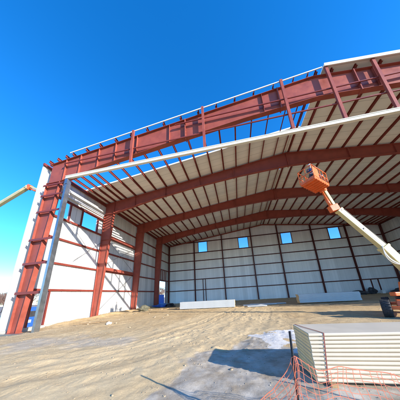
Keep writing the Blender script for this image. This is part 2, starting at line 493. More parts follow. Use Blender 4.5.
def ground_mat():
    m, nt, N, L, P = nodes_of('site_soil')
    tc = N.new('ShaderNodeTexCoord')
    obj = tc.outputs['Object']
    def attr(n):
        a = N.new('ShaderNodeAttribute'); a.attribute_name = n
        return a.outputs['Fac']
    n_big = noise(N, L, 0.35, 8, 0.62, obj)
    n_mid = noise(N, L, 2.6, 8, 0.7, obj)
    n_fin = noise(N, L, 22, 8, 0.75, obj)
    vor = N.new('ShaderNodeTexVoronoi'); vor.inputs['Scale'].default_value = 16; L.new(obj, vor.inputs['Vector'])
    r1 = ramp(N, (0.50, 0.355, 0.185), (0.70, 0.535, 0.305), 0.3, 0.7); L.new(n_big.outputs['Fac'], r1.inputs['Fac'])
    r2_ = ramp(N, (0.68, 0.65, 0.61), (1.1, 1.08, 1.05), 0.3, 0.66); L.new(n_mid.outputs['Fac'], r2_.inputs['Fac'])
    c = mixc(N, L, r1.outputs['Color'], r2_.outputs['Color'], 0.75, 'MULTIPLY')
    r3 = ramp(N, (0.5, 0.47, 0.44), (1.15, 1.15, 1.15), 0.34, 0.62); L.new(n_fin.outputs['Fac'], r3.inputs['Fac'])
    c = mixc(N, L, c, r3.outputs['Color'], 0.7, 'MULTIPLY')
    v2 = N.new('ShaderNodeTexVoronoi'); v2.inputs['Scale'].default_value = 42; L.new(obj, v2.inputs['Vector'])
    p2 = ramp(N, (1, 1, 1), (0, 0, 0), 0.12, 0.22); L.new(v2.outputs['Distance'], p2.inputs['Fac'])
    p2m = ramp(N, (0, 0, 0), (1, 1, 1), 0.52, 0.6); L.new(n_mid.outputs['Fac'], p2m.inputs['Fac'])
    grit = math_(N, L, 'MULTIPLY', p2.outputs['Color'], p2m.outputs['Color'])
    c = mixc(N, L, c, (0.20, 0.15, 0.10), math_(N, L, 'MULTIPLY', grit, 0.6))
    # packed, paler running surface
    c = mixc(N, L, c, (0.70, 0.535, 0.305), math_(N, L, 'MULTIPLY', attr('track'), 0.5))
    rs_ = ramp(N, (0.80, 0.78, 0.76), (1.08, 1.08, 1.08), 0.36, 0.62); L.new(attr('streak'), rs_.inputs['Fac'])
    c = mixc(N, L, c, rs_.outputs['Color'], math_(N, L, 'MULTIPLY', attr('track'), 0.5), 'MULTIPLY')
    # scattered grey stones
    st = ramp(N, (1, 1, 1), (0, 0, 0), 0.09, 0.16); L.new(vor.outputs['Distance'], st.inputs['Fac'])
    st2 = ramp(N, (0, 0, 0), (1, 1, 1), 0.5, 0.62); L.new(n_mid.outputs['Fac'], st2.inputs['Fac'])
    stone = math_(N, L, 'MULTIPLY', st.outputs['Color'], st2.outputs['Color'])
    c = mixc(N, L, c, (0.42, 0.38, 0.33), math_(N, L, 'MULTIPLY', stone, 0.7))
    # damp grey mud
    rm = ramp(N, (0.36, 0.295, 0.21), (0.54, 0.465, 0.36), 0.3, 0.7); L.new(n_mid.outputs['Fac'], rm.inputs['Fac'])
    c = mixc(N, L, c, rm.outputs['Color'], math_(N, L, 'MULTIPLY', attr('mud'), 0.75))
    # ice and old snow
    ni = noise(N, L, 1.7, 8, 0.68, obj)
    ri = ramp(N, (0.31, 0.25, 0.175), (0.54, 0.485, 0.395), 0.38, 0.66); L.new(ni.outputs['Fac'], ri.inputs['Fac'])
    ice = math_(N, L, 'MULTIPLY', attr('ice'), math_(N, L, 'MULTIPLY_ADD', n_fin.outputs['Fac'], 1.0), True)
    icef = ramp(N, (0, 0, 0), (1, 1, 1), 0.25, 0.6)
    L.new(math_(N, L, 'MULTIPLY', attr('ice'), math_(N, L, 'ADD', ni.outputs['Fac'], 0.35)), icef.inputs['Fac'])
    c = mixc(N, L, c, ri.outputs['Color'], icef.outputs['Color'])
    snf = ramp(N, (0, 0, 0), (1, 1, 1), 0.3, 0.55)
    L.new(math_(N, L, 'MULTIPLY', attr('snow'), math_(N, L, 'ADD', n_mid.outputs['Fac'], 0.3)), snf.inputs['Fac'])
    c = mixc(N, L, c, (0.64, 0.61, 0.555), snf.outputs['Color'])
    # dry winter field
    nf = noise(N, L, 0.12, 8, 0.7, obj)
    rf = ramp(N, (0.20, 0.15, 0.11), (0.36, 0.29, 0.23), 0.35, 0.65); L.new(nf.outputs['Fac'], rf.inputs['Fac'])
    c = mixc(N, L, c, rf.outputs['Color'], attr('field'))
    L.new(c, P.inputs['Base Color'])
    rough = math_(N, L, 'SUBTRACT', 0.95, math_(N, L, 'MULTIPLY', icef.outputs['Color'], 0.42))
    L.new(rough, P.inputs['Roughness'])
    P.inputs['Specular IOR Level'].default_value = 0.25
    b = N.new('ShaderNodeBump'); b.inputs['Strength'].default_value = 0.6; b.inputs['Distance'].default_value = 0.03
    hh = math_(N, L, 'ADD', math_(N, L, 'MULTIPLY', n_fin.outputs['Fac'], 0.9), math_(N, L, 'MULTIPLY', n_mid.outputs['Fac'], 0.8))
    hh = math_(N, L, 'ADD', hh, math_(N, L, 'MULTIPLY', stone, 0.35))
    hh = math_(N, L, 'MULTIPLY', hh, math_(N, L, 'SUBTRACT', 1.0, math_(N, L, 'MULTIPLY', icef.outputs['Color'], 0.5)))
    L.new(hh, b.inputs['Height'])
    L.new(b.outputs['Normal'], P.inputs['Normal'])
    return m
gme.materials.append(ground_mat())
ground = bpy.data.objects.new('ground', gme)
COL.objects.link(ground)
tag(ground, kind='structure')

# ------------------------------------------------------------------ the hangar
W = 52.14
RX = W / 2
BAY = 7.62
YB = 4 * BAY
def zr(x):
    return 15.7 + 0.130 * min(x, W - x)
G = [3.13, 5.80, 8.40, 10.70, 12.94, 15.35]

hangar = empty('unfinished_hangar', (0, 0, 0), 'large unfinished steel hangar of red frames, white sheeting and an open front gable', 'building')

def flange_strip(b, pts, y, wdt, th):
    for a, c in zip(pts, pts[1:]):
        b.bar((a[0], y, a[1]), (c[0], y, c[1]), wdt, th)

def interp(pts, x):
    for a, c in zip(pts, pts[1:]):
        if a[0] <= x <= c[0]:
            return a[1] + (c[1] - a[1]) * (x - a[0]) / (c[0] - a[0])
    return pts[-1][1]

def rafter(y, top_f, bot_half, x0, stiff, wid=0.32, splice=()):
    b = MB()
    half = [(x0, bot_half[0][1])] + list(bot_half)
    bot = half + [(W - p[0], p[1]) for p in reversed(half) if abs(p[0] - RX) > 1e-3]
    xs = sorted(set([round(p[0], 4) for p in bot] + [RX]))
    for a, c in zip(xs, xs[1:]):
        b.hexa([(a, y - .012, interp(bot, a)), (c, y - .012, interp(bot, c)), (c, y + .012, interp(bot, c)), (a, y + .012, interp(bot, a)),
                (a, y - .012, top_f(a)), (c, y - .012, top_f(c)), (c, y + .012, top_f(c)), (a, y + .012, top_f(a))])
    flange_strip(b, [(x, interp(bot, x)) for x in xs], y, wid, .035)
    flange_strip(b, [(x0, top_f(x0)), (RX, top_f(RX)), (W - x0, top_f(x0))], y, wid, .035)
    for s in stiff:
        for x in (s, W - s):
            b.box(x - .012, x + .012, y - wid * .46, y + wid * .46, interp(bot, x), top_f(x))
    for s in splice:
        for x in ((s, W - s) if abs(s - RX) > .1 else (s,)):
            b.box(x - .035, x + .035, y - wid * .62, y + wid * .62, interp(bot, x) - .12, top_f(x) + .02)
            zb0, zt0 = interp(bot, x), top_f(x)
            for q in np.linspace(.08, .92, 6):
                for sy in (-1, 1): b.box(x - .07, x + .07, y + sy * wid * .34 - .02, y + sy * wid * .34 + .02, zb0 + (zt0 - zb0) * q - .02, zb0 + (zt0 - zb0) * q + .02)
    return b.build('rafter', M_RED, hangar)

def column(y, xo, xb, xt, z0, z1, right=False, wid=0.32, plates=()):
    b = MB()
    X = (lambda x: W - x) if right else (lambda x: x)
    b.hexa([(X(xo), y - .012, z0), (X(xb), y - .012, z0), (X(xb), y + .012, z0), (X(xo), y + .012, z0),
            (X(xo), y - .012, z1), (X(xt), y - .012, z1), (X(xt), y + .012, z1), (X(xo), y + .012, z1)])
    flange_strip(b, [(X(xo), z0), (X(xo), z1)], y, wid, .035) if False else None
    for a, c in (((xo, z0), (xo, z1)), ((xb, z0), (xt, z1))):
        b.bar((X(a[0]), y, a[1]), (X(c[0]), y, c[1]), .035, wid, up=(0, 1, 0))
    b.box(min(X(xo - .08), X(xb + .08)), max(X(xo - .08), X(xb + .08)), y - wid * .6, y + wid * .6, z0 - .03, z0 + .012)
    b.box(min(X(xo), X(xt + .05)), max(X(xo), X(xt + .05)), y - wid * .5, y + wid * .5, z1 - .05, z1 - .015)
    for z in plates:
        t = (z - z0) / (z1 - z0)
        xi = xb + (xt - xb) * t
        b.box(min(X(xo), X(xi)), max(X(xo), X(xi)), y - wid * .45, y + wid * .45, z - .01, z + .01)
    return b.build('column', M_RED, hangar)

BOT = [(1.7, 13.85), (8.0, 15.18), (14.6, 16.1), (20.0, 16.62), (RX, 16.92)]
Z0 = {0: -.12, 1: -.30, 2: -.2, 3: .05}
for k in (1, 2, 3):
    y = k * BAY
    rafter(y, lambda x: zr(x) - .228, BOT, 0.22, (1.7, 5, 14.6), splice=(9.6, 19.2, RX))
    for rt in (False, True):
        column(y, 0.22, 0.97, 1.7, Z0[k] if not rt else 0.0, 13.85, rt, plates=(9.2, 9.9) if k == 1 else ())
# front frame
FY = -0.15
BOT0 = [(2.55, 13.1), (4.2, 13.35), (7.0, 13.98), (15.5, 15.15), (20.3, 15.78), (RX, 16.3)]
rafter(FY, lambda x: zr(x) - .46, BOT0, 0.98, (2.75, 4.4, 6.4, 8.2, 10.4, 13.6, 21.9), .36, splice=(15.1, 23.2))
for rt in (False, True):
    column(FY, 0.98, 1.76, 2.5, Z0[0], 13.1, rt, .36)
b = MB()
# purlins: one channel per line, through all bays
px = [0.8, 1.75, 2.7, 3.5, 5.0, 6.5, 8.15, 9.75, 11.4, 13.05, 14.7, 16.35, 18.0, 19.65, 21.3, 22.95, 24.6, 25.75]
for x in px + [W - q for q in px]:
    b = MB()
    zt = zr(x) - .008
    y0, y1 = -0.42, YB - .02
    b.box(x - .01, x + .01, y0, y1, zt - .215, zt - .003)
    s = 1 if x < RX else -1
    b.box(x - .012, x + .085 * s, y0, y1, zt - .015, zt) if s > 0 else b.box(x - .085, x + .012, y0, y1, zt - .015, zt)
    b.box(x - .085, x + .012, y0, y1, zt - .225, zt - .21) if s > 0 else b.box(x - .012, x + .085, y0, y1, zt - .225, zt - .21)
    # purlin clip on the front rafter
    b.box(x - .1, x + .1, FY - .1, FY + .1, zr(x) - .45, zr(x) - .24)
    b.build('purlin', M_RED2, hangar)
# eave struts
for X0 in (0.02, W - .2):
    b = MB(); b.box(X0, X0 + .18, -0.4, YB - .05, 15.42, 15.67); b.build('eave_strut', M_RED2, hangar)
# roof sheeting
def roof_half(y0, y1, xa, xb):
    b = MB()
    t = .14
    b.hexa([(xa, y0, zr(xa) if xa >= 0 else 15.7 + .130 * xa), (xb, y0, zr(xb)), (xb, y1, zr(xb)), (xa, y1, zr(xa) if xa >= 0 else 15.7 + .130 * xa),
            (xa, y0, (zr(xa) if xa >= 0 else 15.7 + .130 * xa) + t), (xb, y0, zr(xb) + t), (xb, y1, zr(xb) + t), (xa, y1, (zr(xa) if xa >= 0 else 15.7 + .130 * xa) + t)])
    return b
roof_half(4.4, YB + .35, -.35, RX - .06).build('roof', M_ROOF, hangar)
b = MB()
xb, t = W + .35, .14
zb = zr(W) - .130 * .35
# one sheet, its open edge stepping back at the ridge over the first bay
for xa, y0, y1 in ((RX + .8, -.62, 4.4), (RX + .06, 4.4, YB + .35)):
    b.hexa([(xa, y0, zr(xa)), (xb, y0, zb), (xb, y1, zb), (xa, y1, zr(xa)), (xa, y0, zr(xa) + t), (xb, y0, zb + t), (xb, y1, zb + t), (xa, y1, zr(xa) + t)])
b.build('roof', M_ROOF, hangar)
# ridge flashing leaves daylight gaps here and there
b = MB()
for ya, yb in ((4.4, 8.6), (10.8, 16.4), (18.4, 23.6), (25.2, YB + .35)):
    b.hexa([(RX - .25, ya, zr(RX - .25) + .145), (RX + .25, ya, zr(RX + .25) + .145), (RX + .25, yb, zr(RX + .25) + .145), (RX - .25, yb, zr(RX - .25) + .145),
            (RX - .25, ya, zr(RX - .25) + .16), (RX + .25, ya, zr(RX + .25) + .16), (RX + .25, yb, zr(RX + .25) + .16), (RX - .25, yb, zr(RX - .25) + .16)])
b.build('ridge_cap', M_WHITE, hangar)
# edge trims
b = MB()
b.bar((RX + .8, -.66, zr(RX + .8) + .03), (W + .3, -.66, zr(W) - .01), .05, .32, up=(0, 0, 1)); b.build('rake_trim', M_CREAM, hangar)
b = MB(); b.bar((3.2, -.44, zr(3.2) + .05), (RX + .78, -.44, zr(RX) + .08), .05, .10); b.build('rake_angle', M_WHITE, hangar)
b = MB(); b.bar((-.35, 4.37, zr(0) + .03), (RX - .06, 4.37, zr(RX) + .07), .05, .17); b.build('sheet_edge', M_WHITE, hangar)

# --- walls
def wall_sheet(name, axis, c0, c1, us, rows, holes, top=None, mat=None):
    """grid of cells u x row between planes c0..c1, leaving the holes out. rows: heights; top(u): replaces the last row"""
    bm = bmesh.new()
    nu, nr = len(us), len(rows)
    def P(i, j, c):
        z = rows[j]
        if top and j == nr - 1: z = top(us[i])
        elif top: z = min(z, top(us[i]) - .3)
        return (c, us[i], z) if axis == 'x' else (us[i], c, z)
    A = [[bm.verts.new(P(i, j, c0)) for j in range(nr)] for i in range(nu)]
    B = [[bm.verts.new(P(i, j, c1)) for j in range(nr)] for i in range(nu)]
    full = lambda i, j: 0 <= i < nu - 1 and 0 <= j < nr - 1 and not any(h[0] - 1e-4 <= us[i] and us[i + 1] <= h[1] + 1e-4 and h[2] - 1e-4 <= rows[j] and rows[j + 1] <= h[3] + 1e-4 for h in holes)
    for i in range(nu - 1):
        for j in range(nr - 1):
            if not full(i, j): continue
            bm.faces.new((A[i][j], A[i + 1][j], A[i + 1][j + 1], A[i][j + 1]))
            bm.faces.new((B[i][j], B[i][j + 1], B[i + 1][j + 1], B[i + 1][j]))
            if not full(i - 1, j): bm.faces.new((A[i][j], A[i][j + 1], B[i][j + 1], B[i][j]))
            if not full(i + 1, j): bm.faces.new((A[i + 1][j], B[i + 1][j], B[i + 1][j + 1], A[i + 1][j + 1]))
            if not full(i, j - 1): bm.faces.new((A[i][j], B[i][j], B[i + 1][j], A[i + 1][j]))
            if not full(i, j + 1): bm.faces.new((A[i][j + 1], A[i + 1][j + 1], B[i + 1][j + 1], B[i][j + 1]))
    bmesh.ops.recalc_face_normals(bm, faces=bm.faces[:])
    bmesh.ops.delete(bm, geom=[v for v in bm.verts if not v.link_faces], context='VERTS')
    me = bpy.data.meshes.new(name); bm.to_mesh(me); bm.free()
    me.materials.append(mat)
    o = bpy.data.objects.new(name, me); COL.objects.link(o); o.parent = hangar
    return o

# long wall the sun falls on
LH = [(0.55, 2.9, 10.82, 12.84), (4.5, 6.65, 10.82, 12.84), (1.35, 2.5, -.6, 3.02), (25.0, 28.7, -.6, 5.6)]
us = sorted({-.30, YB + .12} | {h[0] for h in LH} | {h[1] for h in LH})
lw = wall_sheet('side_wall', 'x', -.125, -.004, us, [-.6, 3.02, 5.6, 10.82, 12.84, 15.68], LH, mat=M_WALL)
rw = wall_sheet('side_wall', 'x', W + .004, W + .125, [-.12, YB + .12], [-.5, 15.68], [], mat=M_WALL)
BW = [(8.65, 11.0), (19.55, 21.9), (W - 21.9, W - 19.55), (W - 11.0, W - 8.65)]
BH = [(a, c, 13.06, 15.85) for a, c in BW]
us = sorted({0.0, RX, W} | {h[0] for h in BH} | {h[1] for h in BH})
bw = wall_sheet('back_wall', 'y', YB + .004, YB + .11, us, [-.5, 13.06, 15.85, 19], BH, top=lambda u: zr(u) - .012, mat=M_WALLX)
def girt(a, bpt, parent, wdt=.19, hgt=.2, mat=None, name='girt'):
    """C-girt: web plus two lips"""
    g = MB()
    a, bpt = Vector(a), Vector(bpt)
    g.bar(a, bpt, wdt, hgt)
    g.build(name, mat or M_RED2, parent)
for z in G:
    cuts = [h for h in LH if h[2] < z < h[3]]
    y0 = 0.42
    for h in cuts:
        girt((.1, y0, z), (.1, h[0], z), lw); y0 = h[1]
    girt((.1, y0, z), (.1, YB - .3, z), lw)
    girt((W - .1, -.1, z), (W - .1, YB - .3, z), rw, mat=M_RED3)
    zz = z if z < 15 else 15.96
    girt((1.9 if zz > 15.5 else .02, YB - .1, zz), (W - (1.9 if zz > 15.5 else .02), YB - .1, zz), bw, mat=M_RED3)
girt((8, YB - .1, 16.55), (W - 8, YB - .1, 16.55), bw) if False else None
# narrow white girts above the windows of the first bay
for z in (13.55, 14.25):
    girt((.1, .5, z), (.1, 7.4, z), lw, mat=M_WHITE)
# framed openings
def frame_x(parent, y0, y1, z0, z1, mid=(), mat=None, name='window_frame', sill=True):
    f = MB(); w = .12
    f.box(.0, .17, y0 - w, y0, z0 - .1, z1 + .1); f.box(.0, .17, y1, y1 + w, z0 - .1, z1 + .1)
    f.box(.003, .167, y0, y1, z1, z1 + w)
    if sill: f.box(.003, .167, y0, y1, z0 - w, z0)
    for m_ in mid: f.box(.0, .16, m_ - .05, m_ + .05, z0, z1)
    return f.build(name, mat or M_RED2, parent)
frame_x(lw, .55, 2.9, 10.82, 12.84)
frame_x(lw, 4.5, 6.65, 10.82, 12.84)
frame_x(lw, 1.35, 2.5, -.3, 3.02, name='door_frame', sill=False)
frame_x(lw, 25.0, 28.7, -.1, 5.6, name='door_frame', sill=False)
for y in (25.9, 26.8, 27.7, 28.6):
    s = MB(); s.box(.02, .15, y - .06, y + .06, 5.92, 8.28); s.build('stud', M_RED2, lw)
for a, c in BW:
    f = MB(); w = .12; y0, y1 = YB - .17, YB + .002
    f.box(a - w, a, y0, y1, 12.96, 15.95); f.box(c, c + w, y0, y1, 12.96, 15.95)
    f.box(a, c, y0 + .003, y1 - .003, 15.85, 15.95); f.box(a, c, y0 + .003, y1 - .003, 12.96, 13.06)
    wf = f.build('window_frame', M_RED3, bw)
    f = MB(); f.box(a + .001, c - .001, YB - .06, YB - .045, 13.061, 15.849); f.build('window_pane', M_GLASS, wf)
# wind columns of the back wall
bx = [7.45, 15.1, 22.75, 29.4, 37.24, 44.69]
for x in bx:
    c = MB(); y = YB - .36
    zt = zr(x) - .3
    c.box(x - .01, x + .01, y - .14, y + .14, 0, zt)
    c.box(x - .13, x + .13, y - .155, y - .14, 0, zt); c.box(x - .13, x + .13, y + .14, y + .155, 0, zt)
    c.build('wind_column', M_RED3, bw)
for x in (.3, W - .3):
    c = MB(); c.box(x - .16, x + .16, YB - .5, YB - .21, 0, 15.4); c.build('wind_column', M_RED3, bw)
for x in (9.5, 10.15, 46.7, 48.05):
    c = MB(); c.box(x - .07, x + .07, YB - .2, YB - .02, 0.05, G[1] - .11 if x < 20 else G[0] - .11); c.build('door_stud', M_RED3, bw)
# end rafter against the back wall
b = MB()
for sx in (0, 1):
    X = (lambda q: W - q) if sx else (lambda q: q)
    b.bar((X(.3), YB - .36, zr(.3) - .4), (X(RX), YB - .36, zr(RX) - .4), .25, .24)
b.build('end_rafter', M_RED, hangar)

# --- front: door header, jambs, gable posts and rails
b = MB()
b.box(3.55, W - 3.55, -.62, -.44, 12.92, 13.20); b.box(3.55, W - 3.55, -.66, -.62, 12.88, 12.94); b.box(3.55, W - 3.55, -.65, -.62, 13.15, 13.205)
b.build('door_header', M_CREAM, hangar)
for rt in (False, True):
    X = (lambda q: W - q) if rt else (lambda q: q)
    b = MB()
    def bb(x0, x1, *r):
        b.box(min(X(x0), X(x1)), max(X(x0), X(x1)), *r)
    bb(3.64, 3.86, -.62, -.605, -.35, 12.80); bb(3.64, 3.86, -.285, -.27, -.35, 12.80)
    bb(3.845, 3.862, -.604, -.286, -.35, 12.80); bb(3.638, 3.65, -.604, -.54, -.35, 12.80); bb(3.638, 3.65, -.34, -.286, -.35, 12.80)
    bb(3.55, 3.95, -.66, -.10, -.36, -.33); bb(3.60, 3.90, -.66, -.62, 12.3, 12.82)
    b.build('door_jamb', M_GALV, hangar)
    for z in (2.75, 5.1, 7.2, 9.9, 11.6, 12.75):
        s = MB()
        s_ = lambda x0, x1, *r: s.box(min(X(x0), X(x1)), max(X(x0), X(x1)), *r)
        s_(.82, 3.62, -.41, -.39, z - .1, z + .1); s_(.82, 3.62, -.47, -.41, z - .112, z - .1); s_(.82, 3.62, -.39, -.34, z + .088, z + .1)
        s.build('corner_girt', M_RED2, hangar)
    s = MB(); s.box(min(X(.2), X(3.46)), max(X(.2), X(3.6)), -.66, -.36, -.32, -.12); s.build('base_channel', M_GALV, hangar)
for x in (10.13, 16.79, 23.54, 27.02, 30.18, 36.9, 43.4):
    p = MB(); zt = zr(x) - .02
    p.box(x - .1, x + .1, -.60, -.585, 13.21, zt); p.box(x - .1, x - .085, -.585, -.45, 13.21, zt); p.box(x + .085, x + .1, -.585, -.45, 13.21, zt)
    p.build('gable_post', M_RED, hangar)
for z, x0 in ((16.63, 14.2), (14.95, 2.8)):
    p = MB(); x1 = W - x0
    p.box(x0, x1, -.447, -.435, z - .08, z + .08); p.box(x0, x1, -.435, -.34, z + .066, z + .08); p.box(x0, x1, -.50, -.447, z - .08, z - .068)
    p.build('gable_girt', M_RED2, hangar)

# --- bracing of the long wall
for z in (6.05, 10.8):
    s = MB(); s.bar((.42, 8.3, z), (.42, 14.6, z), .2, .42); s.build('brace_strut', M_RED, hangar)
for a, c in (((.3, 7.9, 5.9), (.3, 15.0, .25)), ((.3, 7.9, .2), (.3, 15.0, 5.9)), ((.3, 7.9, 10.7), (.3, 15.0, 6.3)), ((.3, 7.9, 6.3), (.3, 15.0, 10.7)),
             ((.3, 2.9, 10.7), (.3, 7.5, 6.4)), ((.3, 4.2, 6.4), (.3, 7.5, 9.6))):
    s = MB(); s.tube([a, c], .022, 6); s.build('brace_rod', M_ROD, hangar)
# foundation kerb
b = MB(); b.box(-.3, .34, -.7, YB + .3, -.9, -.02); b.build('foundation', M_CONC, hangar)

# ------------------------------------------------------------------ insulated panels
def panel_stack(n, x0, x1, y0, y1, z0, th, skin, labels, group, gap=.004, jit=.02, taper=0.0):
    me_s = me_f = None
    for k in range(n):
        z = z0 + k * (th + gap)
        if me_s is None:
            s = MB()
            lx, ly = x1 - x0, y1 - y0
            # skins with rolled edges and a grooved joint along the long sides
            prof = [(.03, 0), (ly - .03, 0), (ly - .022, th * .2), (ly - .005, th * .3), (ly, th * .5), (ly, th * .88), (ly - .01, th), (.01, th), (0, th * .88), (0, th * .5), (.005, th * .3), (.022, th * .2)]
            s.prism(prof, 'x', 0.004, lx - .004)
            o = s.build('insulated_panel', skin, loc=(0, 0, 0), bevel=.004)
            f = MB(); f.prism([(.03, .006), (ly - .03, .006), (ly - .03, th - .006), (.03, th - .006)], 'x', -.004, lx + .004)
            c = f.build('foam_core', M_FOAM, o)
        else:
            o = copy_tree(first)
        if k == 0: first = o
        o.location = (x0 + (random.random() - .5) * jit, y0 + (random.random() - .5) * jit * .12, z)
        tag(o, labels[k], 'panel', group)

ordn = ['topmost', 'second', 'third', 'fourth', 'fifth', 'sixth', 'seventh', 'eighth', 'ninth', 'tenth', 'eleventh', 'lowest']
zs = gz(20.6, -6.0)
ZS = -0.045
panel_stack(12, 19.68, 25.2, -6.53, -5.50, ZS + .09, .0695, M_PSKIN,
            ['%s cream insulated panel%s in the big stack behind the orange net' % (ordn[11 - k], '' if ordn[11 - k] in ('topmost', 'lowest') else ' from the top') for k in range(12)],
            'cream panels stacked behind the orange net', gap=.0045, jit=.014)
for i, x in enumerate((19.95, 21.6, 23.2, 24.8)):
    b = MB(); b.box(x - .06, x + .06, -6.6, -5.4, ZS - .08, ZS + .088)
    tag(b.build('timber_bearer', M_TIMBER, loc=(x, -6, ZS), bevel=.006),
        ['timber bearer under the stack end nearest the black fence post', 'timber bearer under the cream stack, second from the fence post', 'timber bearer under the cream stack, third from the fence post', 'timber bearer under the cream stack, farthest from the fence post'][i], 'timber', 'bearers under the cream stack')
zt = ZS + .09 + 12 * .074
b = MB()
path = [(19.72, -5.49, .05 + ZS), (19.74, -5.488, zt + .004), (19.80, -5.9, zt + .007), (19.93, -6.35, zt + .006), (19.98, -6.537, zt + .002), (19.93, -6.538, .55), (19.86, -6.538, ZS + .06)]
for a, c in zip(path, path[1:]):
    b.bar(a, c, .02, .004, up=(0, -.3, 1) if abs(a[2] - c[2]) < .2 else (0, 1, 0))
tag(b.build('tie_strap', M_STRAP, loc=path[0]), 'dark red tie strap wrapped round the cream panel stack', 'strap')

# stacks at the back of the hall
zb_ = gz(13.8, 12.6)
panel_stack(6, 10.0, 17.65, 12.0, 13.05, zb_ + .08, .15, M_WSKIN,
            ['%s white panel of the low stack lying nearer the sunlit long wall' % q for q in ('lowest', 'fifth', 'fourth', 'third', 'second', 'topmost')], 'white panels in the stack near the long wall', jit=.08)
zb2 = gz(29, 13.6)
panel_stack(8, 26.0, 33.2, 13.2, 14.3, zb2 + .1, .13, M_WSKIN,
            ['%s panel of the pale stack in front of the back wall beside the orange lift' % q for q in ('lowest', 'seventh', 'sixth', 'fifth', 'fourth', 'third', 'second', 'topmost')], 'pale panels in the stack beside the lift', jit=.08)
for (x, y, a, l), lb in zip(((21.0, 14.6, .1, 4.6), (22.3, 15.6, -.05, 5.0), (20.4, 11.9, .03, 2.4)), ('long loose white sheet lying flat on the hall floor between the stacks', 'long loose white sheet lying flat nearest the back wall', 'short loose white sheet lying flat at the edge of the shade')):
    b = MB(); z = gz(x, y) + .05
    d = Vector((math.cos(a), math.sin(a), 0)); n_ = Vector((-d.y, d.x, 0)); c = Vector((x, y, z))
    q = [c - d * l / 2 - n_ * .5, c + d * l / 2 - n_ * .5, c + d * l / 2 + n_ * .5, c - d * l / 2 + n_ * .5]
    b.hexa(q + [p + Vector((0, 0, .1)) for p in q])
    tag(b.build('loose_sheet', M_WSKIN, loc=c), lb, 'sheet', 'loose sheets on the hall floor')

